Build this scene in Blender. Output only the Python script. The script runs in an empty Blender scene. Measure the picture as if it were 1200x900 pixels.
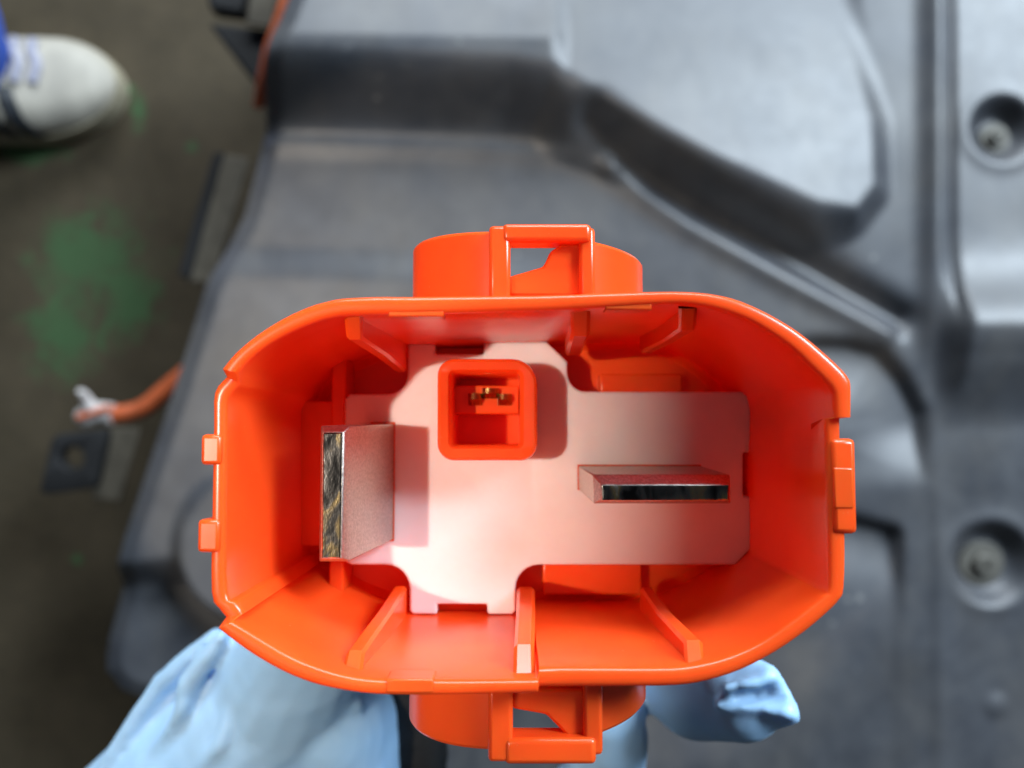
import bpy, bmesh, math, random
import numpy as np
from mathutils import Vector, Matrix

random.seed(7)
SC = bpy.context.scene
COL = SC.collection

# ------------------------------------------------------------------ camera
CZ = 0.85                       # camera height above the workshop floor
F = 1200 * 28.0 / 36.0          # focal length in photo pixels
cam_d = bpy.data.cameras.new('camera')
cam = bpy.data.objects.new('camera', cam_d)
COL.objects.link(cam)
cam.location = (0, 0, CZ)
cam.rotation_euler = (0, 0, 0)
cam_d.lens = 28.0
cam_d.sensor_width = 36.0
cam_d.clip_start = 0.005
cam_d.clip_end = 50.0
cam_d.dof.use_dof = True
cam_d.dof.focus_distance = 0.104
cam_d.dof.aperture_fstop = 15.0
SC.camera = cam

# ------------------------------------------------------------------ world + light
world = bpy.data.worlds.new('World')
SC.world = world
world.use_nodes = True
bg = world.node_tree.nodes['Background']
bg.inputs['Color'].default_value = (0.80, 0.90, 1.0, 1)
bg.inputs['Strength'].default_value = 0.05


def area(name, direction, dist, sx, sy, power, color, target=(0, -0.01, CZ - 0.11)):
    d = Vector(direction).normalized()
    ld = bpy.data.lights.new(name, 'AREA')
    ld.shape = 'RECTANGLE'
    ld.size, ld.size_y = sx, sy
    ld.energy = power
    ld.color = color
    o = bpy.data.objects.new(name, ld)
    COL.objects.link(o)
    o.location = Vector(target) + d * dist
    o.rotation_euler = d.to_track_quat('Z', 'Y').to_euler()
    return o


area('garage_door_daylight', (0.08, 0.945, 0.315), 2.6, 1.8, 0.5, 70, (0.84, 0.93, 1.0))
area('roof_window_daylight', (0.67, 0.53, 0.485), 2.4, 0.9, 0.8, 84, (0.76, 0.89, 1.0))
# unseen lamp to the left; cone edge stands in for the camera's shadow
lp = bpy.data.lights.new('left_warm_spot', 'SPOT')
lp.energy = 22
lp.color = (1.0, 0.87, 0.72)
lp.shadow_soft_size = 0.011
lp.spot_size = math.radians(24)
lp.spot_blend = 0.02
lpo = bpy.data.objects.new('left_warm_spot', lp)
COL.objects.link(lpo)
lpo.location = Vector((0, -0.012, CZ - 0.11)) + Vector((-0.50, 0.06, 0.86)).normalized() * 0.9
beam_edge = Vector((0.0192, -0.0115, CZ - 0.1233)) - lpo.location
beam = beam_edge.copy()
beam.rotate(Matrix.Rotation(math.radians(12.12), 3, 'Y'))
lpo.rotation_euler = beam.to_track_quat('-Z', 'Y').to_euler()

vs = SC.view_settings
vs.view_transform = 'Standard'
vs.look = 'None'
vs.exposure = 0.3
vs.gamma = 1.0
vs.use_curve_mapping = False
SC.render.engine = 'CYCLES'
SC.cycles.max_bounces = 12
SC.cycles.diffuse_bounces = 8
SC.cycles.glossy_bounces = 6
SC.cycles.use_denoising = True


# ------------------------------------------------------------------ helpers
def W(px, py, d):
    """world point seen at photo pixel (px, py) at depth d below the camera"""
    return Vector(((px - 600) * d / F, (450 - py) * d / F, CZ - d))


def link(name, me, mat=None, parent=None):
    o = bpy.data.objects.new(name, me)
    COL.objects.link(o)
    if mat:
        me.materials.append(mat)
    if parent:
        o.parent = parent
    return o


def mesh(name, verts, faces, mat=None, parent=None, smooth=35):
    me = bpy.data.meshes.new(name)
    me.from_pydata([tuple(v) for v in verts], [], faces)
    bm = bmesh.new()
    bm.from_mesh(me)
    bmesh.ops.recalc_face_normals(bm, faces=bm.faces)
    bm.to_mesh(me)
    bm.free()
    if smooth:
        me.shade_smooth()
        me.set_sharp_from_angle(angle=math.radians(smooth))
    return link(name, me, mat, parent)


def bevel_obj(o, width, seg=2, angle=30):
    m = o.modifiers.new('edge', 'BEVEL')
    m.width = width
    m.segments = seg
    m.limit_method = 'ANGLE'
    m.angle_limit = math.radians(angle)
    m.harden_normals = False
    return o


def empty(name, loc=(0, 0, 0)):
    o = bpy.data.objects.new(name, None)
    COL.objects.link(o)
    o.location = loc
    o.empty_display_size = 0.01
    return o


def tag(o, label=None, cat=None, group=None, kind=None):
    if label: o['label'] = label
    if cat: o['category'] = cat
    if group: o['group'] = group
    if kind: o['kind'] = kind
    return o


def loft(sections, cap=True):
    """sections: list of equal-length closed loops -> verts, faces"""
    n = len(sections[0])
    v = [p for s in sections for p in s]
    f = []
    for k in range(len(sections) - 1):
        a, b = k * n, (k + 1) * n
        for i in range(n):
            j = (i + 1) % n
            f.append((a + i, a + j, b + j, b + i))
    if cap:
        f.append(tuple(range(n)))
        f.append(tuple(range((len(sections) - 1) * n, len(sections) * n)))
    return v, f


def prism(poly, z0, z1):
    return loft([[(x, y, z0) for x, y in poly], [(x, y, z1) for x, y in poly]])


def tube(points, radii, n=16):
    """closed tube along points with a radius each"""
    pts = [Vector(p) for p in points]
    secs = []
    up = Vector((0.13, 0.21, 1)).normalized()
    for i, p in enumerate(pts):
        t = (pts[min(i + 1, len(pts) - 1)] - pts[max(i - 1, 0)]).normalized()
        a = t.cross(up)
        if a.length < 1e-4:
            a = t.cross(Vector((1, 0, 0)))
        a.normalize()
        b = t.cross(a).normalized()
        r = radii[i] if isinstance(radii, (list, tuple)) else radii
        secs.append([p + (a * math.cos(2 * math.pi * k / n) + b * math.sin(2 * math.pi * k / n)) * r for k in range(n)])
    return loft(secs)


def catmull(pts, m=8):
    pts = [Vector(p) for p in pts]
    P = [pts[0] * 2 - pts[1]] + pts + [pts[-1] * 2 - pts[-2]]
    out = []
    for i in range(1, len(P) - 2):
        for k in range(m):
            t = k / m
            a, b, c, d = P[i - 1], P[i], P[i + 1], P[i + 2]
            out.append(0.5 * ((2 * b) + (c - a) * t + (2 * a - 5 * b + 4 * c - d) * t * t + (3 * b - a - 3 * c + d) * t ** 3))
    out.append(pts[-1])
    return out


# ------------------------------------------------------------------ materials
def new_mat(name):
    m = bpy.data.materials.new(name)
    m.use_nodes = True
    nt = m.node_tree
    return m, nt, nt.nodes['Principled BSDF']


def N(nt, t, **kw):
    n = nt.nodes.new(t)
    for k, v in kw.items():
        setattr(n, k, v)
    return n


def noise(nt, scale, detail=4, rough=0.55, dist=0.0, vec=None):
    n = N(nt, 'ShaderNodeTexNoise')
    n.inputs['Scale'].default_value = scale
    n.inputs['Detail'].default_value = detail
    n.inputs['Roughness'].default_value = rough
    n.inputs['Distortion'].default_value = dist
    if vec is None:
        tc = N(nt, 'ShaderNodeTexCoord')
        vec = tc.outputs['Object']
    nt.links.new(vec, n.inputs['Vector'])
    return n


def ramp(nt, src, stops):
    r = N(nt, 'ShaderNodeValToRGB')
    e = r.color_ramp.elements
    while len(e) < len(stops):
        e.new(0.5)
    for el, (p, c) in zip(e, stops):
        el.position = p
        el.color = (c[0], c[1], c[2], 1) if isinstance(c, (tuple, list)) else (c, c, c, 1)
    nt.links.new(src, r.inputs['Fac'])
    return r


def bump(nt, bsdf, height, strength, dist):
    b = N(nt, 'ShaderNodeBump')
    b.inputs['Strength'].default_value = strength
    b.inputs['Distance'].default_value = dist
    nt.links.new(height, b.inputs['Height'])
    nt.links.new(b.outputs['Normal'], bsdf.inputs['Normal'])
    return b


def mapped(nt, scale):
    tc = N(nt, 'ShaderNodeTexCoord')
    mp = N(nt, 'ShaderNodeMapping')
    mp.inputs['Scale'].default_value = scale
    nt.links.new(tc.outputs['Object'], mp.inputs['Vector'])
    return mp.outputs['Vector']


def mix(nt, fac, a, b):
    m = N(nt, 'ShaderNodeMix', data_type='RGBA')
    for sock, v in ((m.inputs[0], fac), (m.inputs[6], a), (m.inputs[7], b)):
        if hasattr(v, 'is_linked') or hasattr(v, 'links'):
            nt.links.new(v, sock)
        elif isinstance(v, (tuple, list)):
            sock.default_value = (v[0], v[1], v[2], 1)
        else:
            sock.default_value = v
    return m.outputs[2]


def simple(name, col, rough=0.5, metal=0.0, var=0.12, scale=300, bstr=0.08, bdist=0.0002):
    m, nt, b = new_mat(name)
    n = noise(nt, scale)
    c0 = tuple(c * (1 - var) for c in col)
    c1 = tuple(min(1, c * (1 + var)) for c in col)
    r = ramp(nt, n.outputs['Fac'], [(0.3, c0), (0.7, c1)])
    nt.links.new(r.outputs['Color'], b.inputs['Base Color'])
    b.inputs['Roughness'].default_value = rough
    b.inputs['Metallic'].default_value = metal
    bump(nt, b, n.outputs['Fac'], bstr, bdist)
    return m


def orange_plastic():
    m, nt, b = new_mat('orange_moulded_plastic')
    n = noise(nt, 140, 3)
    r = ramp(nt, n.outputs['Fac'], [(0.3, (0.95, 0.082, 0.010)), (0.7, (0.97, 0.094, 0.012))])
    nd = noise(nt, 1500, 3, 0.6)
    du = ramp(nt, nd.outputs['Fac'], [(0.70, 0.0), (0.78, 0.22)])
    cd = mix(nt, du.outputs['Color'], r.outputs['Color'], (0.72, 0.42, 0.30))
    nt.links.new(cd, b.inputs['Base Color'])
    n2 = noise(nt, 120, 3)
    rr = ramp(nt, n2.outputs['Fac'], [(0.3, 0.23), (0.7, 0.27)])
    nt.links.new(rr.outputs['Color'], b.inputs['Roughness'])
    b.inputs['IOR'].default_value = 1.5
    b.inputs['Subsurface Weight'].default_value = 0.5
    b.inputs['Subsurface Radius'].default_value = (1.0, 0.30, 0.06)
    b.inputs['Subsurface Scale'].default_value = 0.0036
    return m


def white_plastic():
    m, nt, b = new_mat('milky_white_plastic')
    n = noise(nt, 160, 3)
    r = ramp(nt, n.outputs['Fac'], [(0.3, (0.82, 0.77, 0.76)), (0.7, (0.86, 0.82, 0.81))])
    nt.links.new(r.outputs['Color'], b.inputs['Base Color'])
    b.inputs['Roughness'].default_value = 0.38
    b.inputs['Subsurface Weight'].default_value = 0.65
    b.inputs['Subsurface Radius'].default_value = (1.0, 0.7, 0.6)
    b.inputs['Subsurface Scale'].default_value = 0.0022
    n3 = noise(nt, 1800, 2)
    bump(nt, b, n3.outputs['Fac'], 0.04, 0.0001)
    return m


def tin_plate():
    m, nt, b = new_mat('frosted_tin_plating')
    n = noise(nt, 2600, 3, 0.7)
    r = ramp(nt, n.outputs['Fac'], [(0.35, (0.42, 0.38, 0.35)), (0.7, (0.66, 0.61, 0.57))])
    nt.links.new(r.outputs['Color'], b.inputs['Base Color'])
    b.inputs['Metallic'].default_value = 1.0
    rr = ramp(nt, n.outputs['Fac'], [(0.3, 0.30), (0.7, 0.48)])
    nt.links.new(rr.outputs['Color'], b.inputs['Roughness'])
    bump(nt, b, n.outputs['Fac'], 0.5, 0.00012)
    return m


def sheared_metal():
    m, nt, b = new_mat('sheared_copper_edge')
    v = mapped(nt, (1, 0.5, 1))
    n = noise(nt, 320, 3, 0.5, 0.8, v)
    r = ramp(nt, n.outputs['Fac'], [(0.38, (0.03, 0.03, 0.031)), (0.52, (0.16, 0.155, 0.15)), (0.62, (0.42, 0.32, 0.16)), (0.72, (0.7, 0.68, 0.65))])
    nt.links.new(r.outputs['Color'], b.inputs['Base Color'])
    b.inputs['Metallic'].default_value = 1.0
    b.inputs['Roughness'].default_value = 0.22
    n2 = noise(nt, 700, 3, 0.6, 0.0, v)
    bump(nt, b, n2.outputs['Fac'], 0.22, 0.0003)
    return m


def cover_plastic():
    m, nt, b = new_mat('dusty_dark_cover_plastic')
    n1 = noise(nt, 9, 6, 0.6, 0.3)
    n2 = noise(nt, 60, 5, 0.65)
    v = mapped(nt, (22, 12, 12))
    n3 = noise(nt, 1.0, 5, 0.6, 0.0, v)
    base = ramp(nt, n1.outputs['Fac'], [(0.3, (0.031, 0.034, 0.042)), (0.7, (0.060, 0.065, 0.078))])
    n5 = noise(nt, 24, 7, 0.7, 0.4)
    scuff = ramp(nt, n5.outputs['Fac'], [(0.38, 0.0), (0.72, 0.55)])
    basec = mix(nt, scuff.outputs['Color'], base.outputs['Color'], (0.104, 0.110, 0.122))
    dustf = ramp(nt, n3.outputs['Fac'], [(0.42, 0.0), (0.80, 0.42)])
    c = mix(nt, dustf.outputs['Color'], basec, (0.14, 0.13, 0.115))
    sp = ramp(nt, n2.outputs['Fac'], [(0.70, 0.0), (0.80, 0.5)])
    c = mix(nt, sp.outputs['Color'], c, (0.25, 0.25, 0.25))
    vo = N(nt, 'ShaderNodeTexVoronoi')
    vo.inputs['Scale'].default_value = 70
    tcv = N(nt, 'ShaderNodeTexCoord')
    nt.links.new(tcv.outputs['Object'], vo.inputs['Vector'])
    dro = ramp(nt, vo.outputs['Distance'], [(0.10, 1.0), (0.22, 0.0)])
    msk = ramp(nt, n1.outputs['Fac'], [(0.60, 0.0), (0.68, 0.75)])
    dm_ = N(nt, 'ShaderNodeMath', operation='MULTIPLY')
    nt.links.new(dro.outputs['Color'], dm_.inputs[0])
    nt.links.new(msk.outputs['Color'], dm_.inputs[1])
    c = mix(nt, dm_.outputs[0], c, (0.32, 0.32, 0.31))
    nt.links.new(c, b.inputs['Base Color'])
    rr = ramp(nt, n2.outputs['Fac'], [(0.2, 0.42), (0.8, 0.48)])
    nt.links.new(rr.outputs['Color'], b.inputs['Roughness'])
    b.inputs['Specular IOR Level'].default_value = 0.7
    bump(nt, b, n2.outputs['Fac'], 0.03, 0.002)
    return m


def floor_paint():
    m, nt, b = new_mat('worn_painted_concrete')
    n1 = noise(nt, 14, 6, 0.65)
    n2 = noise(nt, 90, 5, 0.7)
    conc = ramp(nt, n1.outputs['Fac'], [(0.3, (0.058, 0.045, 0.026)), (0.7, (0.096, 0.074, 0.045))])
    fine = ramp(nt, n2.outputs['Fac'], [(0.3, 0.0), (0.8, 0.4)])
    c = mix(nt, fine.outputs['Color'], conc.outputs['Color'], (0.035, 0.031, 0.026))
    # remains of green floor paint, patches at fixed places on the floor
    tc = N(nt, 'ShaderNodeTexCoord')
    total = None
    for (x, y, rx, ry) in PATCHES:
        mp = N(nt, 'ShaderNodeMapping')
        mp.inputs['Location'].default_value = (-x / rx, -y / ry, 0)
        mp.inputs['Scale'].default_value = (1 / rx, 1 / ry, 0)
        nt.links.new(tc.outputs['Object'], mp.inputs['Vector'])
        ln = N(nt, 'ShaderNodeVectorMath', operation='LENGTH')
        nt.links.new(mp.outputs['Vector'], ln.inputs[0])
        sub = N(nt, 'ShaderNodeMath', operation='SUBTRACT')
        sub.inputs[0].default_value = 1.3
        nt.links.new(ln.outputs['Value'], sub.inputs[1])
        if total is None:
            total = sub.outputs[0]
        else:
            mx = N(nt, 'ShaderNodeMath', operation='MAXIMUM')
            nt.links.new(total, mx.inputs[0])
            nt.links.new(sub.outputs[0], mx.inputs[1])
            total = mx.outputs[0]
    n4 = noise(nt, 34, 8, 0.75, 0.6)
    ad = N(nt, 'ShaderNodeMath', operation='MULTIPLY_ADD')
    ad.inputs[1].default_value = 3.2
    ad.inputs[2].default_value = -1.75
    nt.links.new(n4.outputs['Fac'], ad.inputs[0])
    s2 = N(nt, 'ShaderNodeMath', operation='ADD')
    nt.links.new(total, s2.inputs[0])
    nt.links.new(ad.outputs[0], s2.inputs[1])
    g = ramp(nt, s2.outputs[0], [(0.15, 0.0), (0.75, 0.68)])
    c = mix(nt, g.outputs['Color'], c, (0.050, 0.135, 0.052))
    nt.links.new(c, b.inputs['Base Color'])
    b.inputs['Roughness'].default_value = 0.75
    b.inputs['Specular IOR Level'].default_value = 0.25
    bump(nt, b, n2.outputs['Fac'], 0.3, 0.002)
    return m


def glove_nitrile():
    m, nt, b = new_mat('pale_blue_nitrile')
    n = noise(nt, 45, 4, 0.6)
    r = ramp(nt, n.outputs['Fac'], [(0.3, (0.33, 0.58, 0.88)), (0.7, (0.40, 0.64, 0.92))])
    nt.links.new(r.outputs['Color'], b.inputs['Base Color'])
    b.inputs['Roughness'].default_value = 0.42
    b.inputs['Subsurface Weight'].default_value = 0.15
    b.inputs['Subsurface Radius'].default_value = (0.5, 0.8, 1.0)
    b.inputs['Subsurface Scale'].default_value = 0.002
    v = mapped(nt, (55, 40, 60))
    n2 = noise(nt, 1.0, 2, 0.45, 0.8, v)
    bump(nt, b, n2.outputs['Fac'], 0.35, 0.003)
    return m


# floor patch positions (floor lies at depth CZ)
PATCHES = []
for (px, py, rx, ry) in [(105, 300, 75, 62), (75, 390, 50, 60), (150, 350, 40, 60), (162, 130, 11, 24), (150, 105, 9, 8),
                         (92, 655, 8, 7), (30, 175, 60, 20), (225, 172, 7, 6)]:
    p = W(px, py, CZ)
    PATCHES.append((p.x, p.y, rx * CZ / F, ry * CZ / F))

ORANGE = orange_plastic()
WHITE = white_plastic()
TIN = tin_plate()
SHEAR = sheared_metal()
COVER = cover_plastic()
FLOOR = floor_paint()
GLOVE = glove_nitrile()
GOLD = simple('gold_plated_contact', (0.34, 0.24, 0.09), 0.25, 1.0, 0.25, 2500, 0.3, 0.0001)
BLACK = simple('black_rubber', (0.009, 0.009, 0.010), 0.75, 0.0, 0.2, 200, 0.1, 0.0004)
TAN = simple('dull_zinc_steel', (0.115, 0.10, 0.075), 0.7, 0.1, 0.2, 60, 0.1, 0.0005)
CABLE = simple('orange_cable_jacket', (0.62, 0.13, 0.04), 0.5, 0.0, 0.15, 80, 0.1, 0.0005)
TAPE = simple('white_cloth_tape', (0.62, 0.58, 0.56), 0.7, 0.0, 0.15, 120, 0.15, 0.0008)
SHOE = simple('white_shoe_leather', (0.43, 0.40, 0.34), 0.6, 0.0, 0.10, 40, 0.15, 0.002)
SOLE = simple('cream_rubber_sole', (0.36, 0.32, 0.23), 0.6, 0.0, 0.15, 60, 0.15, 0.001)
NAVY = simple('dark_stripe', (0.012, 0.016, 0.022), 0.6, 0.0, 0.2, 120, 0.1, 0.0005)
LACE = simple('pale_lilac_lace', (0.36, 0.36, 0.44), 0.8, 0.0, 0.10, 500, 0.3, 0.0008)
DENIM = simple('blue_work_trousers', (0.02, 0.06, 0.30), 0.85, 0.0, 0.2, 300, 0.3, 0.001)
BOLT = simple('dirty_zinc_bolt', (0.12, 0.115, 0.10), 0.6, 0.3, 0.2, 200, 0.15, 0.0004)

# ------------------------------------------------------------------ the workshop floor
fl = mesh('floor', [(-3, -3, 0), (3, -3, 0), (3, 3, 0), (-3, 3, 0)], [(0, 1, 2, 3)], FLOOR, smooth=0)
tag(fl, kind='structure')

# ------------------------------------------------------------------ battery cover behind the connector
DC = 0.62                        # depth of its main surface
S = DC / F


def sdf(poly, X, Y):
    """signed distance in pixels, positive inside"""
    P = np.array(poly, float)
    d = np.full(X.shape, 1e9)
    inside = np.zeros(X.shape, bool)
    for i in range(len(P)):
        ax, ay = P[i]
        bx, by = P[(i + 1) % len(P)]
        ex, ey = bx - ax, by - ay
        t = np.clip(((X - ax) * ex + (Y - ay) * ey) / (ex * ex + ey * ey), 0, 1)
        d = np.minimum(d, np.hypot(X - ax - t * ex, Y - ay - t * ey))
        c = ((ay > Y) != (by > Y)) & (X < (bx - ax) * (Y - ay) / (by - ay + 1e-12) + ax)
        inside ^= c
    return np.where(inside, d, -d)


def sdline(pts, X, Y):
    d = np.full(X.shape, 1e9)
    for (ax, ay), (bx, by) in zip(pts[:-1], pts[1:]):
        ex, ey = bx - ax, by - ay
        t = np.clip(((X - ax) * ex + (Y - ay) * ey) / (ex * ex + ey * ey), 0, 1)
        d = np.minimum(d, np.hypot(X - ax - t * ex, Y - ay - t * ey))
    return d


def sst(a, b, x):
    t = np.clip((x - a) / (b - a), 0, 1)
    return t * t * (3 - 2 * t)


OUTLINE = [(374, -120), (360, 0), (344, 55), (322, 110), (308, 150), (281, 250), (240, 330), (202, 450), (142, 630), (106, 765), (104, 800), (125, 825),
           (170, 842), (300, 870), (380, 960), (420, 1040), (1330, 1040), (1330, -120)]
HIGH = [(240, -200), (270, 62), (600, 70), (650, 78), (690, 102), (840, 178), (970, 232), (1020, 236), (1046, 205), (1046, 120), (1010, -20), (1000, -200)]
HIGH = [(600 + (x - 600) * 0.93, 450 + (y - 450) * 0.93) for x, y in HIGH]      # the panel stands nearer to the camera
STEP = 3
gx = np.arange(60, 1340, STEP, float)
gy = np.arange(-130, 1050, STEP, float)
X, Y = np.meshgrid(gx, gy)
rng = np.random.default_rng(3)


def wobble(freq, amp):
    w = np.zeros_like(X)
    for k in range(7):
        a = rng.uniform(0, 6.28)
        f = freq * rng.uniform(0.5, 1.8)
        w += np.sin((X * math.cos(a) + Y * math.sin(a)) * f + rng.uniform(0, 6.28))
    return w * amp / 2.6


dH = sdf(HIGH, X, Y)
wid = 74 - 18 * sst(640, 800, X) - 24 * sst(950, 1010, X)
t_h = sst(-1.0, 0.12, dH / wid)
Z = np.zeros_like(X)
hi_z = np.where(X < 650, 45.0 + 0.03 * (650 - X) - 0.0 * Y, 0)
face = 56 - 0.110 * (X - 650) - 0.09 * np.clip(230 - Y, -60, 500)
blend = sst(640, 664, X)
hi_z = (47.0 + 0.02 * np.maximum(650 - X, 0) - 0.16 * np.clip(75 - Y, 0, 120)) * (1 - blend) + face * blend
Z += hi_z * t_h
# trough at the foot of the slope, deepest along the diagonal
foot = sdline([(690, 150), (740, 190), (840, 250), (950, 312), (1055, 372)], X, Y)
Z -= 13 * np.exp(-(foot / 17) ** 2)
lip = sdline([(715, 200), (800, 262), (920, 328), (1040, 388)], X, Y)
Z += 5 * np.exp(-(lip / 13) ** 2)
lip2 = sdline([(320, 168), (520, 172), (640, 178), (715, 200)], X, Y)
Z += 2.5 * np.exp(-(lip2 / 12) ** 2)
# low fold across the left half of the main surface
Z += 5 * sst(285, 330, Y - 0.03 * (X - 300)) * sst(760, 500, X)
# right-hand side: flange ridge, raised upper panel, roll
rid = np.exp(-((X - 1093) / 13) ** 2)
Z += 7 * rid * sst(470, 360, Y)
Z -= 4 * np.exp(-((X - 1112) / 4) ** 2) * sst(390, 340, Y)
right = sst(1090, 1124, X)
ridge_up = np.exp(-(np.minimum(Y - 388, 0) / 55) ** 2) * (Y < 388) + sst(505, 398, Y) * (Y >= 388)
Z += right * (22 * ridge_up + 4 * sst(420, 380, Y) - 0.012 * np.clip(380 - Y, 0, 600))
# S groove and slot
sgp = sdf([(880, 402), (1000, 405), (1035, 415), (1060, 445), (1080, 485), (1082, 560), (1000, 640), (880, 640)], X, Y)
gw = np.where(sgp < 4, 10.0, 75.0)
Z -= 11 * np.exp(-((sgp - 4) / gw) ** 2) * sst(575, 490, Y) * sst(925, 965, X)
sld = (Y - (604 + 0.27 * (X - 985)))
Z -= 11 * np.exp(-((sld - 8) / np.where(sld < 8, 10.0, 60.0)) ** 2) * sst(1062, 1048, X) * sst(940, 985, X)
# long streak folds lower right
Z += 2.2 * np.exp(-((X - 1100) / 10) ** 2) * sst(520, 640, Y)
Z += 3.0 * sst(1040, 1060, X) * sst(1130, 1100, X) * sst(600, 680, Y) * 0.6
# bolt recesses
RECESS = [(1172, 152, 32), (1162, 660, 43)]
for (cx, cy, r) in RECESS:
    rr = np.hypot(X - cx, Y - cy)
    Z -= 14 * sst(r + 10, r - 16, rr)
    Z += 1.0 * np.exp(-((rr - r - 10) / 10) ** 2)
rr = np.hypot(X - 1166, Y - 826)
Z += 2.5 * sst(20, 2, rr)
# round boss and lower step on the left
rr = np.hypot(X - 300, Y - 640)
low = sst(655, 700, Y + 0.10 * (X - 140)) * sst(520, 420, X)
Z -= 22 * low * sst(84, 100, rr)
Z += 9 * sst(100, 78, rr)
Z += wobble(0.012, 1.0) + wobble(0.04, 0.25)
# rim of the sheet
dO = sdf(OUTLINE, X, Y)
Z -= 5 * sst(26, 4, dO)
Zw = (CZ - DC) + Z * 0.001
fall = sst(3, -7, dO)
Zw = Zw * (1 - fall) + (Zw - 0.14) * fall
VX = (X - 600) * S
VY = (450 - Y) * S
idx = np.arange(X.size).reshape(X.shape)
keep = dO > -9
cell = keep[:-1, :-1] & keep[1:, :-1] & keep[:-1, 1:] & keep[1:, 1:]
faces = np.stack([idx[:-1, :-1], idx[1:, :-1], idx[1:, 1:], idx[:-1, 1:]], -1)[cell]
used = np.unique(faces)
remap = np.full(X.size, -1)
remap[used] = np.arange(used.size)
vv = np.stack([VX.ravel(), VY.ravel(), Zw.ravel()], -1)[used]
ff = remap[faces]


def cover_z(px, py):
    i = int(np.argmin(abs(gy - py)))
    j = int(np.argmin(abs(gx - px)))
    return float(Zw[i, j])


cover = empty('battery_cover', ((700 - 600) * S, 0, 0))
tag(cover, 'large dark grey moulded battery pack cover with raised bright panel, lying behind the connector', 'cover')
cov_off = Vector(cover.location)


def cmesh(name, v, f, mat, smooth=35):
    return mesh(name, [Vector(p) - cov_off for p in v], f, mat, cover, smooth)


cmesh('moulded_shell', vv.tolist(), ff.tolist(), COVER, 0).data.shade_smooth()


def bolt(px, py, r_head, r_wash, name='bolt'):
    z = cover_z(px, py)
    c = Vector(((px - 600) * S, (450 - py) * S, z))
    secs = []
    for r, h in ((r_wash, -0.002), (r_wash, 0.002), (r_wash * 0.93, 0.003), (r_head, 0.0032), (r_head, 0.0075), (r_head * 0.8, 0.009), (r_head * 0.38, 0.009), (r_head * 0.33, 0.006)):
        secs.append([c + Vector((r * math.cos(k * math.pi / 12), r * math.sin(k * math.pi / 12), h)) for k in range(24)])
    v, f = loft(secs)
    return cmesh(name, v, f, BOLT, 30)


bolt(1174, 158, 0.006, 0.012)
bolt(1160, 664, 0.008, 0.018)


def quad_plate(name, px4, d, thick, mat, bev=0.0012):
    """flat steel piece lying level at depth d, its outline given by its corners"""
    top = [W(x, y, d) for x, y in px4]
    bot = [p - Vector((0, 0, thick)) for p in top]
    v, f = loft([top, bot])
    o = cmesh(name, v, f, mat, 30)
    if bev:
        bevel_obj(o, bev, 2)
    return o


# steel tabs and rubber pieces that stick out from under the left edge
quad_plate('steel_tab', [(262, 180), (292, 186), (250, 334), (214, 328)], 0.70, 0.004, TAN)
quad_plate('rubber_edge', [(250, 178), (262, 178), (222, 326), (208, 322)], 0.698, 0.012, BLACK)
quad_plate('steel_tab', [(128, 500), (164, 503), (140, 588), (106, 583)], 0.72, 0.004, TAN)
# black lug with a round hole
hc = W(86, 541, 0.71)
outer, inner = [], []
for k in range(64):
    a = 2 * math.pi * k / 64
    ca, sa = math.cos(a), math.sin(a)
    e = 1 / max(1e-6, (abs(ca) ** 9 + abs(sa) ** 9) ** (1 / 9))
    outer.append((0.025 * e * ca + 0.006 * sa * e, 0.027 * e * sa + 0.003 * ca * e))
    inner.append((0.0115 * ca - 0.002, 0.0105 * sa + 0.003))
secs = []
for ring, h in ((inner, -0.014), (outer, -0.014), (outer, -0.001), ([(x * 0.95, y * 0.95) for x, y in outer], 0), ([(x * 1.1, y * 1.1) for x, y in inner], 0), (inner, -0.001), (inner, -0.014)):
    secs.append([hc + Vector((x, y, h)) for x, y in ring])
v, f = loft(secs, cap=False)
cmesh('mounting_lug', v, f, BLACK, 40)
# bracket at the top edge
quad_plate('corner_bracket', [(243, 26), (322, 34), (314, 98), (298, 98)], 0.70, 0.02, BLACK, 0.003)
quad_plate('steel_tab', [(296, -30), (330, -30), (318, 32), (288, 28)], 0.69, 0.004, TAN)
quad_plate('rubber_block', [(240, -30), (292, -30), (284, 16), (244, 10)], 0.70, 0.02, BLACK, 0.004)

# orange cable that runs along the cover's upper left edge, and the taped one below it
pts = catmull([W(350, -60, 0.60), W(334, 5, 0.60), W(317, 55, 0.605), (W(308, 95, 0.615)), W(303, 124, 0.63)], 6)
v, f = tube(pts, 0.0046, 12)
o = mesh('edge_cable', v, f, CABLE)
tag(o, 'thin orange cable running along the upper edge of the dark cover beside the black bracket', 'cable')

tc = empty('taped_cable', W(150, 470, CZ - 0.03))
tag(tc, 'orange cable end wrapped in white tape next to the black lug with a hole', 'cable')
off = Vector(tc.location)
pts = catmull([W(240, 420, 0.74), W(200, 452, 0.735), W(170, 477, 0.73), (W(140, 485, 0.725)), W(110, 484, 0.725)], 6)
v, f = tube([p - off for p in pts], [0.0085] * 14 + [0.008] * (len(pts) - 14), 14)
mesh('cable_jacket', v, f, CABLE, tc)
rr_pts = catmull([W(133, 486, 0.722), W(112, 484, 0.722), W(92, 492, 0.722)], 6)
v, f = tube([p - off for p in rr_pts], [0.0095, 0.0102, 0.0096, 0.0104, 0.0096, 0.0102, 0.0105, 0.0098, 0.0104, 0.0098, 0.0092, 0.0086, 0.006], 14)
mesh('tape_wrap', v, f, TAPE, tc)
pts = catmull([W(108, 480, 0.715), W(100, 466, 0.71), W(93, 458, 0.70)], 5)
v, f = tube([p - off for p in pts], [0.006, 0.006, 0.0056, 0.0054, 0.005, 0.005, 0.0045, 0.004, 0.004, 0.0034, 0.002], 10)
mesh('tape_end', v, f, TAPE, tc)
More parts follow.
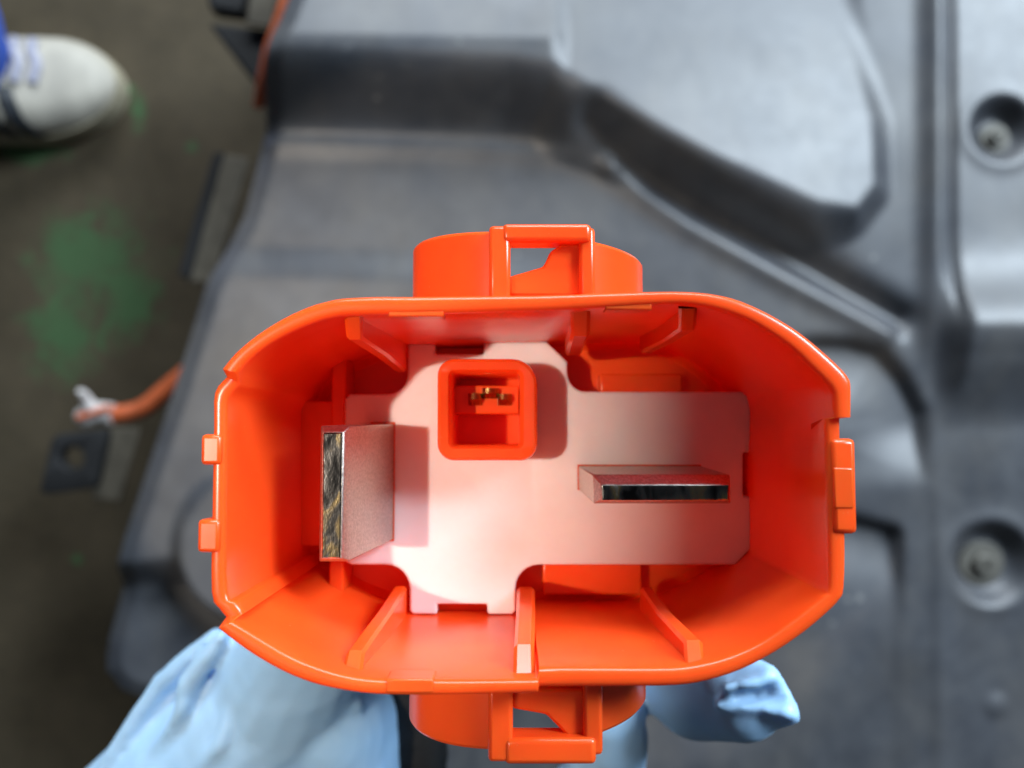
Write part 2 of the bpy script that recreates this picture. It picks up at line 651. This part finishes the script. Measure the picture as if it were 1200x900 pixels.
pts = [W(92, 489, 0.712), W(128, 478, 0.712)]
v, f = tube([p - off for p in catmull(pts, 6)], 0.0032, 10)
mesh('tape_band', v, f, CABLE, tc)

# ------------------------------------------------------------------ the connector
OC = W(617, 578, 0.0933)
TILT = math.radians(-3.3)
con = empty('connector', OC)
con.rotation_euler = (TILT, 0, 0)
tag(con, 'orange plastic high voltage connector with open oval shroud facing the camera', 'connector')
MI = (Matrix.Translation(OC) @ Matrix.Rotation(TILT, 4, 'X')).inverted()
CL = MI @ Vector((0, 0, CZ))            # camera in the connector's frame


def L(px, py, w):
    """(u, v) in the connector's frame where pixel (px, py) meets the level w (mm, negative is deeper)"""
    d = (MI @ W(px, py, 0.1)) - CL
    t = (w * 0.001 - CL.z) / d.z
    p = CL + d * t
    return p.x, p.y


def L3(px, py, w):
    u, v = L(px, py, w)
    return Vector((u, v, w * 0.001))


def kmesh(name, v, f, mat=ORANGE, parent=None, smooth=35):
    return mesh(name, v, f, mat, parent or con, smooth)


RING = []


def seg(w, pairs):
    oc = catmull([(o[0], o[1], 0) for o, i in pairs], 3)
    ic = catmull([(i[0], i[1], 0) for o, i in pairs], 3)
    for o, i in zip(oc, ic):
        RING.append(((o.x, o.y), (i.x, i.y), w))


seg(0.0, [((259, 432), (279, 437)), ((275, 413), (292, 421)), ((300, 392), (315, 403)), ((330, 373), (343, 388)), ((360, 359), (370, 377)),
          ((380, 353), (388, 372)), ((400, 349), (408, 369)), ((440, 347), (445, 368)), ((480, 347), (482, 368)), ((560, 346), (560, 366)), ((640, 345), (640, 364)),
          ((700, 343), (700, 361)), ((765, 341), (765, 357)), ((800, 341), (797, 356)), ((830, 343), (824, 359)), ((860, 349), (851, 366)),
          ((890, 361), (879, 377)), ((920, 377), (907, 394)), ((945, 394), (931, 412)), ((970, 415), (953, 434)), ((988, 432), (969, 450)),
          ((996, 442), (976, 460)), ((999, 452), (978, 468)), ((999, 489), (979, 489))])
seg(-0.9, [((986, 490.5), (968, 490.5)), ((986, 513), (968, 513)), ((989, 570), (969, 570)), ((992, 627), (971, 627)), ((991, 688), (971, 688)),
           ((986, 703), (965, 699)), ((972, 718), (950, 712)), ((945, 741), (925, 731)), ((910, 765), (893, 753)), ((870, 786), (855, 770)),
           ((830, 799), (820, 779)), ((790, 805), (785, 783)), ((710, 806), (710, 783)), ((632, 806), (632, 783))])
seg(0.5, [((630.5, 813), (630.5, 797)), ((560, 815), (560, 798)), ((500, 816), (500, 798)), ((440, 815), (440, 797)), ((400, 810), (405, 792)),
          ((365, 802), (373, 783)), ((330, 788), (341, 770)), ((295, 768), (308, 751)), ((270, 750), (285, 737)), ((254, 737), (271, 729))])
seg(-1.4, [((263, 724), (286, 719)), ((255, 714), (276, 706)), ((246, 694), (265, 694)), ((247, 600), (264, 600)), ((249, 500), (265, 500)), ((250, 460), (267, 467)), ((264, 441), (281, 449))])

FLOOR_W, BACK_W = -38.0, -42.0
secs = []
O0 = [L3(o[0], o[1], w) for o, i, w in RING]
I0 = [L3(i[0], i[1], w) for o, i, w in RING]
# below the rim the small steps in the inner wall run out
I1 = [p.copy() for p in I0]
for it in range(40):
    for k, (o, i, w) in enumerate(RING):
        if i[0] > 940 and abs(i[1] - 495) < 45:
            a, b = I1[k - 1], I1[(k + 1) % len(I1)]
            I1[k] = Vector(((a.x + 2 * I1[k].x + b.x) / 4, (a.y + 2 * I1[k].y + b.y) / 4, I1[k].z))
dz = lambda p, mm: Vector((p.x, p.y, p.z + mm * 0.001))
mixp = lambda a, b, t: a.lerp(b, t)


def inner_deep(p, w):
    k = 1 - 0.024 * (p.z * 1000 - w) / 38.0
    return Vector((p.x * k, p.y * k, w * 0.001))


secs.append([Vector((p.x * 0.985, p.y * 0.985, BACK_W * 0.001)) for p in O0])
secs.append([Vector((p.x * 0.988, p.y * 0.988, -0.030)) for p in O0])
secs.append([dz(p, -5) for p in O0])
for tt, hh in ((0.0, -0.75), (0.035, -0.42), (0.12, -0.16), (0.27, -0.03), (0.5, 0.0), (0.73, -0.03), (0.88, -0.16), (0.965, -0.42), (1.0, -0.75)):
    secs.append([dz(mixp(a, b, tt), hh) for a, b in zip(O0, I0)])
secs.append([inner_deep(p, -6) for p in I1])
secs.append([inner_deep(p, -16) for p in I1])
secs.append([inner_deep(p, FLOOR_W + 1.0) for p in I1])
secs.append([Vector((p.x * 0.945, p.y * 0.93, FLOOR_W * 0.001)) for p in I1])
n = len(RING)
v, f = loft(secs, cap=False)
ci = len(v)
v.append(Vector((0, 0, FLOOR_W * 0.001)))
v.append(Vector((0, 0, BACK_W * 0.001)))
for i in range(n):
    j = (i + 1) % n
    f.append(((len(secs) - 1) * n + i, (len(secs) - 1) * n + j, ci))
    f.append((j, i, ci + 1))
shroud = kmesh('shroud', v, f, ORANGE, smooth=38)


def box_px(name, x0, y0, x1, y1, wt, wb, mat=ORANGE, parent=None, bev=0.0003):
    """box whose top face at level wt covers the given pixels"""
    (ua, va), (ub, vb) = L(x0, y0, wt), L(x1, y1, wt)
    u0, u1, v0, v1 = min(ua, ub), max(ua, ub), min(va, vb), max(va, vb)
    vv_, ff_ = prism([(u0, v0), (u1, v0), (u1, v1), (u0, v1)], wb * 0.001, wt * 0.001)
    o = kmesh(name, vv_, ff_, mat, parent, 30)
    if bev:
        bevel_obj(o, bev, 2)
    return o


# outer tabs of the shroud
box_px('side_tab', 235, 509, 259, 545, -1.0, -9, parent=shroud, bev=0.0005)
box_px('side_tab', 231, 609, 257, 648, -1.0, -9, parent=shroud, bev=0.0005)
box_px('latch_tab', 974, 514, 1006, 626, -0.55, -12, parent=shroud, bev=0.0006)
box_px('latch_pad', 977, 548, 1001, 596, -0.42, -2, parent=shroud, bev=0.0002)
# shallow pads on the rim
box_px('rim_pad', 455, 360, 520, 371, -0.15, -3, parent=shroud, bev=0.0002)
box_px('rim_pad', 709, 352, 764, 363, -0.25, -3, parent=shroud, bev=0.0002)
box_px('rim_pad', 452, 796, 508, 812, 0.58, -3, parent=shroud, bev=0.0002)


def rib(stations, thick_px, base_out, name='rib'):
    """a fin along the wall: stations (w, x centre, y of its crest)"""
    secs_ = []
    for (w, x, y, th) in stations:
        u, vt = L(x, y, w)
        h = th * 0.5 * (CL.z - w * 0.001) / F
        s = 1 if base_out > 0 else -1
        vb = vt + 0.010 * s
        c = h * 0.35
        # clip the foot inside the wall
        foot = base_out
        secs_.append([Vector((u - h, foot, w * 0.001)), Vector((u - h, vt + c * s, w * 0.001)), Vector((u - h + c, vt, w * 0.001)),
                      Vector((u + h - c, vt, w * 0.001)), Vector((u + h, vt + c * s, w * 0.001)), Vector((u + h, foot, w * 0.001))])
    v_, f_ = loft(secs_)
    return kmesh(name, v_, f_, ORANGE, shroud, 30)


vb_l = L(500, 806, 0)[1]
vb_r = L(700, 794, 0)[1]
vt_ = L(560, 354, 0)[1]
rib([(-1.6, 411, 793, 26), (-4.6, 417, 762, 21), (-18, 449, 718, 18), (-29.5, 469, 687, 15), (-31, 470, 690, 13)], 0, vb_l + 0.0004)
rib([(-1.6, 614, 796, 26), (-4.8, 614, 755, 23), (-18, 616, 715, 22), (-29.5, 616, 688, 21), (-31, 616, 691, 18)], 0, vb_l + 0.0006)
rib([(-1.6, 815, 784, 24), (-4.8, 812, 750, 22), (-18, 778, 716, 18), (-29.5, 757, 688, 14), (-31, 756, 690, 12)], 0, vb_r + 0.0004)
rib([(-1.6, 414, 371, 22), (-5.0, 416, 398, 20), (-18, 447, 418, 17), (-29.5, 469, 436, 14), (-31, 470, 434, 13)], 0, vt_ - 0.0005)
rib([(-1.6, 680, 364, 24), (-5.0, 680, 394, 22), (-18, 676, 405, 20), (-29.5, 672, 417, 19), (-31, 672, 414, 16)], 0, vt_ - 0.0005)
rib([(-1.6, 806, 362, 22), (-5.0, 805, 388, 20), (-18, 782, 402, 16), (-29.5, 757, 414, 14), (-31, 756, 412, 12)], 0, vt_ - 0.0005)

# ledges and posts on the cavity floor
box_px('ledge', 352, 470, 388, 640, -32.8, -38.5, parent=shroud)
box_px('post', 389, 408, 402, 694, -31.0, -38.5, parent=shroud)
box_px('ledge', 703, 438, 800, 470, -34.5, -38.5, parent=shroud)
box_px('ledge', 636, 650, 752, 697, -34.5, -38.5, parent=shroud)
box_px('support_block', 420, 470, 868, 652, -33.2, -38.5, parent=shroud)
box_px('support_block', 484, 408, 600, 716, -33.2, -38.5, parent=shroud)
box_px('ledge', 860, 500, 890, 610, -34.0, -38.5, parent=shroud)


def arc(cx, cy, r, a0, a1, k=6):
    return [(cx + r * math.cos(math.radians(a0 + (a1 - a0) * i / k)), cy + r * math.sin(math.radians(a0 + (a1 - a0) * i / k))) for i in range(k + 1)]


PL = ([(478, 404), (480, 402), (510, 402), (510, 415), (567, 415), (567, 401), (640, 400), (665, 424)] + arc(687, 437, 22, 180, 90) + [(876, 459), (882, 462), (886, 472), (886, 530), (871, 530), (871, 582), (886, 582), (887, 636), (862, 662)]
      + arc(632, 690, 28, 270, 180)[0:] + [(604, 716), (600, 720), (571, 720), (571, 708), (512, 708), (512, 720), (484, 720), (480, 716)] + arc(452, 690, 28, 0, -90)
      + [(412, 662), (406, 659), (404, 653), (404, 468), (410, 462)] + arc(454, 438, 24, 90, 0))
poly = [L(x, y, -30) for x, y in PL]
v, f = prism(poly, -0.033, -0.030)
plate = kmesh('insulator_plate', v, f, WHITE, smooth=30)


def blade(name, secs_px, lo):
    out = []
    for (w, x0, x1, y0, y1) in secs_px:
        (u0, v1), (u1, v0) = L(x0, y0, w), L(x1, y1, w)
        out.append([Vector((u0, v0, w * .001)), Vector((u1, v0, w * .001)), Vector((u1, v1, w * .001)), Vector((u0, v1, w * .001))])
    v_, f_ = loft(out)
    o = kmesh(name, v_, f_, TIN, smooth=20)
    bevel_obj(o, 0.00018, 2, 20)
    return o


def tip(parent, w, x0, x1, y0, y1):
    out = []
    for dw, s in ((-0.3, 0.0), (0.05, 0.0), (0.12, 1.5)):
        (u0, v1), (u1, v0) = L(x0 + s, y0 + s, w), L(x1 - s, y1 - s, w)
        z = (w + dw) * .001
        out.append([Vector((u0, v0, z)), Vector((u1, v0, z)), Vector((u1, v1, z)), Vector((u0, v1, z))])
    v_, f_ = loft(out)
    return kmesh('sheared_edge', v_, f_, SHEAR, parent, 20)


b1 = blade('blade_terminal', [(-33, 428, 461, 497, 632), (-30, 426, 461, 497, 632), (-14.0, 376, 409, 499, 658), (-12.6, 378, 401, 506, 655)], 0)
tip(b1, -12.6, 379, 399, 507, 654)
b2 = blade('blade_terminal', [(-33, 678, 821, 546, 572), (-30, 678, 821, 546, 573), (-14.6, 695, 856, 556, 590), (-12.9, 705, 855, 568, 587)], 0)
tip(b2, -12.9, 706, 854, 569, 586)
box_px('slot_lip', 676.8, 544.6, 822, 574, -29.9, -30.2, parent=plate, bev=0)
box_px('slot_lip', 434, 494.5, 461.8, 634, -29.9, -30.2, parent=plate, bev=0)

# square signal socket
def rrect(x0, y0, x1, y1, rs, k=6):
    """rounded rectangle, radii for top-left, top-right, bottom-right, bottom-left"""
    tl, tr, br, bl = rs
    return (arc(x0 + tl, y0 + tl, tl, 180, 270, k) + arc(x1 - tr, y0 + tr, tr, 270, 360, k) + arc(x1 - br, y1 - br, br, 0, 90, k) + arc(x0 + bl, y1 - bl, bl, 90, 180, k))


WS = -21.0
oo = rrect(512, 420, 630, 540, (20, 30, 20, 20))
o1 = rrect(516, 424, 626, 536, (18, 27, 18, 18))
i1 = rrect(525, 433, 614, 526, (8, 8, 7, 7))
i2 = rrect(529, 437, 609.5, 522, (5, 5, 4, 4))
def cut_hole(o, ps, w_lo, w_hi):
    pv = [L(x, y, WS) for x, y in ps]
    v_, f_ = prism(pv, w_lo * .001, w_hi * .001)
    c = kmesh('cutter', v_, f_, None, None, 0)
    for m in [m for m in o.modifiers]:
        o.modifiers.remove(m)
    b = o.modifiers.new('hole', 'BOOLEAN')
    b.operation = 'DIFFERENCE'
    b.solver = 'EXACT'
    b.object = c
    dg = bpy.context.evaluated_depsgraph_get()
    me_ = bpy.data.meshes.new_from_object(o.evaluated_get(dg))
    o.modifiers.clear()
    o.data = me_
    bpy.data.objects.remove(c)


cut_hole(plate, rrect(518, 426, 624, 534, (10, 10, 10, 10)), -40, -20)
bevel_obj(plate, 0.00035, 3, 50)
for o_ in [o_ for o_ in shroud.children if o_.name.startswith('support_block')]:
    cut_hole(o_, rrect(520, 428, 622, 532, (10, 10, 10, 10)), -45, -20)
def ring_at(ps, w, shift=None):
    return [L3(x, y, w) for x, y in ps]
def straight(ps, wref, w):
    return [Vector((*L(x, y, wref), w * 0.001)) for x, y in ps]
secs = [straight(o1, WS, -36.4), straight(o1, WS, -30.3), straight(oo, WS, -30.05), straight(oo, WS, WS - 0.9), ring_at([(x, y) for x, y in rrect(513, 421, 629, 539, (20, 30, 20, 20))], WS - 0.25), ring_at(o1, WS), ring_at(i1, WS - 0.1), ring_at(i2, WS - 0.8), straight(i2, WS, -36.0)]
v, f = loft(secs, cap=False)
nn = len(oo)
f.append(tuple(range((len(secs) - 1) * nn, len(secs) * nn)))
sock = kmesh('signal_socket', v, f, ORANGE, smooth=35)
box_px('tongue', 531, 452, 608, 485, -27.6, -36.2, parent=sock, bev=0.0002)
for (x0, y0, x1, y1) in [(549, 461, 565, 475), (565, 455, 585, 467), (583, 462, 600, 475)]:
    (u0, v1), (u1, v0) = L(x0, y0, -27.2), L(x1, y1, -27.2)
    # folded contact: a small block with a rolled top
    secs_ = []
    for k in range(7):
        a = math.pi * k / 6
        uu = (u0 + u1) / 2 - (u1 - u0) / 2 * math.cos(a)
        hh = 0.0008 * math.sin(a)
        secs_.append([Vector((uu, v0, -0.0278)), Vector((uu, v1, -0.0278)), Vector((uu, v1 + 0.0000, -0.0272 + hh)), Vector((uu, (v0 + v1) / 2, -0.0270 + hh)), Vector((uu, v0, -0.0276 + hh * 0.6))])
    v, f = loft(secs_)
    kmesh('contact', v, f, GOLD, sock, 40)

# round lever bosses above and below the shroud, each with a latch loop in front
def boss(sgn, v_wall, v_end, uc, posts, bar, drop, tongue, name='lever_boss'):
    R, T, WC = 0.0166, 0.0019, -0.0215
    gl, gr = 14, 27
    v_in = v_wall - sgn * 0.0008
    secs_ = []
    K = 60
    for k in range(K + 1):
        a = math.radians(90 + gl + (360 - gl - gr) * k / K)       # 90 deg is towards the camera
        ca, sa = math.cos(a), math.sin(a)
        P = lambda r, vv: Vector((uc + r * ca, vv, WC + r * sa))
        vd = v_end - sgn * drop * 0.5 * (1 + ca)
        ve = vd - sgn * 0.0004
        secs_.append([P(R, v_in), P(R, ve), P(R - 0.0003, vd), P(R - T + .0003, vd), P(R - T, ve), P(R - T, v_in)])
    v_, f_ = loft(secs_)
    b = kmesh(name, v_, f_, ORANGE, smooth=35)
    # inner hub
    secs_ = []
    for vv, r in ((v_in, 0.0135), (v_wall + sgn * 0.0030, 0.0135), (v_wall + sgn * 0.0035, 0.0128), (v_wall + sgn * 0.0035, 0.002)):
        secs_.append([Vector((uc + r * math.cos(2 * math.pi * k / 40), vv, WC + r * math.sin(2 * math.pi * k / 40))) for k in range(40)])
    v_, f_ = loft(secs_)
    kmesh('hub', v_, f_, ORANGE, b, 35)
    # posts and bar of the loop
    for (u0, u1, vv, w1, w0) in posts:
        v_, f_ = prism([(u0, v_in), (u1, v_in), (u1, vv), (u0, vv)], w0, w1)
        o_ = kmesh('loop_post', v_, f_, ORANGE, b, 30)
        bevel_obj(o_, 0.0005, 2)
    v_, f_ = prism(tongue, -0.0105, -0.0055)
    o_ = kmesh('slanted_tongue', v_, f_, ORANGE, b, 30)
    bevel_obj(o_, 0.0004, 2)
    (u0, u1, va, vb_, w1, w0) = bar
    v_, f_ = prism([(u0, va), (u1, va), (u1, vb_), (u0, vb_)], w0, w1)
    o_ = kmesh('loop_bar', v_, f_, ORANGE, b, 30)
    bevel_obj(o_, 0.0006, 3)
    return b


# upper boss
vw = L(620, 345, 0)[1]
ve = L(560, 264, -6)[1]
ul0, ul1 = L(573, 300, -4)[0], L(598, 300, -4)[0]
ur0, ur1 = L(679, 300, -4)[0], L(698, 300, -4)[0]
vtop = L(620, 262, -4)[1]
boss(1, vw, ve, L(618, 300, -21.5)[0],
     [(ul0, ul1, vtop - 0.0002, -0.004, -0.011), (ur0, ur1, L(690, 266, -4.4)[1], -0.0044, -0.011)],
     (ul1 - 0.001, ur0 + 0.0015, L(620, 283, -3.8)[1], vtop, -0.0038, -0.008),
     0.0024, [L(x, y, -5.5) for x, y in [(596, 347), (596, 324), (637, 312), (645, 294), (660, 285), (692, 284), (692, 347)]])
# lower boss
vw2 = L(620, 808, 0)[1]
ve2 = L(560, 888, -6)[1]
ul0, ul1 = L(572, 850, -4)[0], L(601, 850, -4)[0]
ur0, ur1 = L(684, 850, -4)[0], L(707, 850, -4)[0]
vbot = L(620, 896, -4)[1]
boss(-1, vw2, ve2, L(618, 850, -21.5)[0],
     [(ul0, ul1, vbot + 0.0002, -0.004, -0.011), (ur0, ur1, L(690, 886, -4.4)[1], -0.0044, -0.011)],
     (ul1 - 0.001, ur0 + 0.0015, L(620, 866, -3.8)[1], vbot, -0.0038, -0.008),
     0.0030, [L(x, y, -5.5) for x, y in [(600, 808), (600, 831), (640, 838), (652, 850), (668, 867), (694, 868), (694, 808)]])

# rear housing and black cable sleeve behind the shroud
secs = []
for w, su, sv in ((-40, 0.030, 0.0185), (-50, 0.030, 0.0185), (-52, 0.026, 0.016), (-72, 0.025, 0.015), (-74, 0.023, 0.013)):
    ringp = []
    for k in range(40):
        a = 2 * math.pi * k / 40
        ca, sa = math.cos(a), math.sin(a)
        e = 1 / (abs(ca) ** 5 + abs(sa) ** 5) ** 0.2
        ringp.append(Vector((su * e * ca, sv * e * sa, w * 0.001)))
    secs.append(ringp)
v, f = loft(secs)
kmesh('rear_housing', v, f, ORANGE, smooth=40)
pts = catmull([MI @ W(520, 600, 0.160), MI @ W(497, 720, 0.172), MI @ W(485, 830, 0.184), MI @ W(482, 960, 0.195), MI @ W(482, 1120, 0.21)], 16)
rad = [0.0084 + 0.0002 * math.cos(i * 2 * math.pi / 3.0) for i in range(len(pts))]
v, f = tube(pts, rad, 24)
kmesh('cable_sleeve', v, f, BLACK, smooth=80)

# ------------------------------------------------------------------ gloved hand holding the connector from behind
bmh = bmesh.new()


def capsule(p0, r0, p1, r1, k=8):
    p0, p1 = Vector(p0), Vector(p1)
    for i in range(k + 1):
        t = i / k
        bmesh.ops.create_uvsphere(bmh, u_segments=16, v_segments=10, radius=r0 + (r1 - r0) * t, matrix=Matrix.Translation(p0.lerp(p1, t)))


def cone(p0, r0, p1, r1):
    """tapered limb between two joints with round ends"""
    p0, p1 = Vector(p0), Vector(p1)
    ax = p1 - p0
    ln = ax.length
    q = Vector((0, 0, 1)).rotation_difference(ax.normalized()).to_matrix().to_4x4()
    bmesh.ops.create_cone(bmh, cap_ends=True, segments=20, radius1=r0, radius2=r1, depth=ln, matrix=Matrix.Translation((p0 + p1) / 2) @ q)
    for p, r in ((p0, r0), (p1, r1)):
        bmesh.ops.create_uvsphere(bmh, u_segments=20, v_segments=12, radius=r, matrix=Matrix.Translation(p))


def chain(joints):
    for (a, b) in zip(joints[:-1], joints[1:]):
        cone(W(*a[:3]), a[3] * .001, W(*b[:3]), b[3] * .001)


chain([(-150, 1330, 0.25, 31), (30, 1120, 0.215, 29), (170, 1000, 0.195, 25)])                       # forearm, wrist
chain([(150, 1010, 0.195, 24), (255, 905, 0.183, 21.5), (335, 815, 0.174, 17.5), (375, 735, 0.160, 13), (430, 660, 0.150, 11)])  # thumb side
for kn in [(330, 830, 0.205, 13), (390, 880, 0.210, 13), (440, 925, 0.212, 12), (470, 980, 0.210, 11)]:  # palm to knuckles
    chain([(150, 1040, 0.205, 22), kn])
chain([(335, 815, 0.174, 17.5), (398, 845, 0.171, 12.0), (405, 905, 0.178, 12)])
chain([(330, 830, 0.205, 13), (440, 730, 0.198, 11), (560, 690, 0.185, 10), (640, 655, 0.170, 8.5)])     # index
chain([(390, 880, 0.210, 13), (500, 765, 0.202, 11), (640, 735, 0.188, 10), (745, 715, 0.168, 8.8)])     # middle
chain([(440, 925, 0.212, 12), (480, 790, 0.205, 10.5), (700, 728, 0.184, 9.5), (818, 810, 0.148, 8.4), (870, 818, 0.136, 7.2)])   # ring
# the empty, flattened end of the glove finger
for a, b in (((858, 800, 0.136, 6.0), (903, 787, 0.129, 1.5)), ((868, 814, 0.136, 6.5), (920, 812, 0.1285, 1.3)), ((864, 830, 0.137, 5.5), (931, 840, 0.128, 1.3))):
    chain([a, b])
chain([(903, 787, 0.129, 1.5), (920, 812, 0.1285, 1.3), (931, 840, 0.128, 1.3)])
chain([(885, 800, 0.1325, 3.2), (905, 825, 0.131, 2.6)])
chain([(895, 797, 0.131, 2.0), (917, 830, 0.1295, 1.8)])
chain([(470, 980, 0.210, 11), (610, 985, 0.190, 9.5), (705, 925, 0.168, 8.2), (714, 860, 0.153, 7.4), (712, 834, 0.149, 6.4)])       # little finger
# loose folds of the glove
for fold in [[(120, 905, .175, 2.0), (190, 800, .172, 2.6), (255, 745, .168, 1.8)],
             [(205, 880, .166, 1.6), (222, 800, .163, 2.2), (262, 745, .160, 1.4)],
             [(300, 900, .168, 1.8), (345, 840, .160, 2.4), (420, 825, .162, 1.6)],
             [(250, 940, .166, 1.8), (290, 850, .160, 2.0), (330, 800, .158, 1.5)],
             [(370, 900, .176, 1.8), (400, 850, .172, 2.2), (440, 830, .17, 1.5)],
             [(160, 920, .170, 1.3), (215, 830, .1625, 1.5), (238, 760, .1635, 1.2)],
             [(200, 940, .164, 1.2), (260, 870, .1585, 1.5), (285, 790, .1585, 1.2)],
             [(330, 880, .163, 1.2), (300, 830, .1565, 1.5), (320, 770, .156, 1.2)],
             [(380, 870, .166, 1.2), (350, 815, .1565, 1.4), (390, 790, .154, 1.1)],
             [(850, 806, .1290, 1.0), (890, 800, .1275, 1.0), (908, 792, .1275, 0.8)],
             [(840, 826, .1300, 1.0), (890, 830, .1285, 1.0), (928, 838, .1265, 0.8)]]:
    chain(fold)
me = bpy.data.meshes.new('hand')
bmh.to_mesh(me)
bmh.free()
hand = link('hand', me, GLOVE)
tag(hand, 'hand in a thin pale blue disposable glove holding the orange connector from behind', 'hand')
rm = hand.modifiers.new('skin', 'REMESH')
rm.mode = 'VOXEL'
rm.voxel_size = 0.0009
rm.use_smooth_shade = True
sm = hand.modifiers.new('soft', 'SMOOTH')
sm.factor = 0.5
sm.iterations = 4
tx = bpy.data.textures.new('glove_wrinkle', 'CLOUDS')
tx.noise_scale = 0.018
tx.noise_depth = 2
dm = hand.modifiers.new('wrinkle', 'DISPLACE')
dm.texture = tx
dm.texture_coords = 'GLOBAL'
dm.strength = 0.0014
dm.mid_level = 0.5

# ------------------------------------------------------------------ the person whose shoe stands at the upper left
toe = W(70, 110, CZ)
per = empty('person', toe)
tag(per, "foot in a white sneaker with dark side stripes standing on the green-stained floor", 'person')
LEN = 0.285
ANG = math.radians(6)
# tip of the toe at photo (142, 92); the shoe runs to the left, out of the frame
tipw = W(140, 96, CZ - 0.02)
ax = Vector((-math.cos(ANG), -math.sin(ANG), 0))
sd = Vector((math.sin(ANG), -math.cos(ANG), 0))           # towards the lower edge of the picture


def half_w(t):
    # half-width of the shoe along its length, t from the toe
    return 0.050 * math.sqrt(max(0, 1 - (1 - min(1, t / 0.27)) ** 2)) * (1 - 0.22 * max(0, min(1, (t - .34) / .3)))


def shoe_secs(zs):
    secs_ = []
    for i in range(25):
        t = (i / 24) ** 1.8
        hw = max(0.002, half_w(t))
        if t > 0.93:
            hw *= math.sqrt(max(0.05, 1 - ((t - .93) / .072) ** 2))
        c = tipw + ax * (t * LEN)
        secs_.append((t, hw, c))
    return secs_


def shoe_part(name, prof, mat, parent):
    """prof(t) -> list of (side fraction, height)"""
    out = []
    for (t, hw, c) in shoe_secs(0):
        out.append([Vector((c.x + sd.x * s * hw, c.y + sd.y * s * hw, z)) - toe for s, z in prof(t)])
    v_, f_ = loft(out)
    return mesh(name, v_, f_, mat, parent, 50)


def top_h(t):
    return 0.040 + 0.012 * min(1, t / 0.15) + 0.055 * max(0, min(1, (t - 0.22) / 0.4))


def upper_prof(t):
    h = top_h(t)
    e = min(1, t / 0.06) ** 0.5
    h = 0.024 + (h - 0.024) * e
    return [(-0.97, 0.018), (-0.96, 0.018 + (h - .018) * .45), (-0.80, 0.018 + (h - .018) * .80), (-0.45, 0.018 + (h - .018) * .97), (0, h), (0.45, 0.018 + (h - .018) * .97),
            (0.80, 0.018 + (h - .018) * .80), (0.96, 0.018 + (h - .018) * .45), (0.97, 0.018)]


up = shoe_part('sneaker', upper_prof, SHOE, per)
shoe_part('sole', lambda t: [(-1.03, 0.0), (-1.06, 0.012), (-1.03, 0.026), (-0.9, 0.027), (0.9, 0.027), (1.03, 0.026), (1.06, 0.012), (1.03, 0.0)], SOLE, up)


def on_side(t, s):
    """point on the shoe's lower-image side; s 0 at the sole, 1 at the laces"""
    k = min(24, max(0, t))
    hw = half_w(t)
    c = tipw + ax * (t * LEN)
    pr = upper_prof(t)[4:][::-1]
    x = s * (len(pr) - 1)
    i = min(len(pr) - 2, int(x))
    fr = x - i
    sf = pr[i][0] + (pr[i + 1][0] - pr[i][0]) * fr
    z = pr[i][1] + (pr[i + 1][1] - pr[i][1]) * fr
    return Vector((c.x + sd.x * sf * hw, c.y + sd.y * sf * hw, z)) - toe + (sd * 0.0035 + Vector((0, 0, 0.0035)))


for t0 in (0.275, 0.355, 0.435):
    a_, b_ = [], []
    for k in range(9):
        s = 0.08 + 0.80 * k / 8
        a_.append(on_side(t0 + 0.03 * s, s))
        b_.append(on_side(t0 + 0.040 + 0.03 * s, s))
    v_ = a_ + b_ + [p - sd * .002 for p in a_] + [p - sd * .002 for p in b_]
    f_ = []
    for k in range(8):
        f_ += [(k, k + 1, 10 + k, 9 + k), (18 + k, 27 + k, 28 + k, 19 + k), (k, 18 + k, 19 + k, k + 1), (9 + k, 10 + k, 28 + k, 27 + k)]
    f_ += [(0, 9, 27, 18), (8, 26, 35, 17)]
    mesh('stripe', v_, f_, NAVY, up, 40)
# tongue and laces
for i, t0 in enumerate((0.235, 0.285, 0.335, 0.385, 0.435)):
    ptsl = []
    for k in range(9):
        s = -0.75 + 0.90 * k / 8
        c = tipw + ax * ((t0 + 0.01 * math.sin(k)) * LEN)
        hw = half_w(t0)
        h = top_h(t0) * (1 - 0.10 * abs(s / 0.75) ** 2) + 0.002
        ptsl.append(Vector((c.x + sd.x * s * hw, c.y + sd.y * s * hw, h)) - toe)
    v_, f_ = tube(ptsl, 0.0055, 8)
    mesh('lace', v_, f_, LACE, up, 60)
# trouser leg rising from the ankle (almost all of it out of the frame)
cc = tipw + ax * (0.565 * LEN) + Vector((0, 0.030, 0))
secs = []
for z, r in ((0.072, 0.078), (0.085, 0.076), (0.16, 0.068), (0.30, 0.072), (0.45, 0.078)):
    secs.append([Vector((cc.x - toe.x - 0.10 * (z - .08) + r * math.cos(2 * math.pi * k / 28) * (1 + 0.05 * math.sin(5 * k)), cc.y - toe.y + 0.10 * (z - .08) + r * math.sin(2 * math.pi * k / 28), z)) for k in range(28)])
v, f = loft(secs)
mesh('trouser_leg', v, f, DENIM, per, 60)
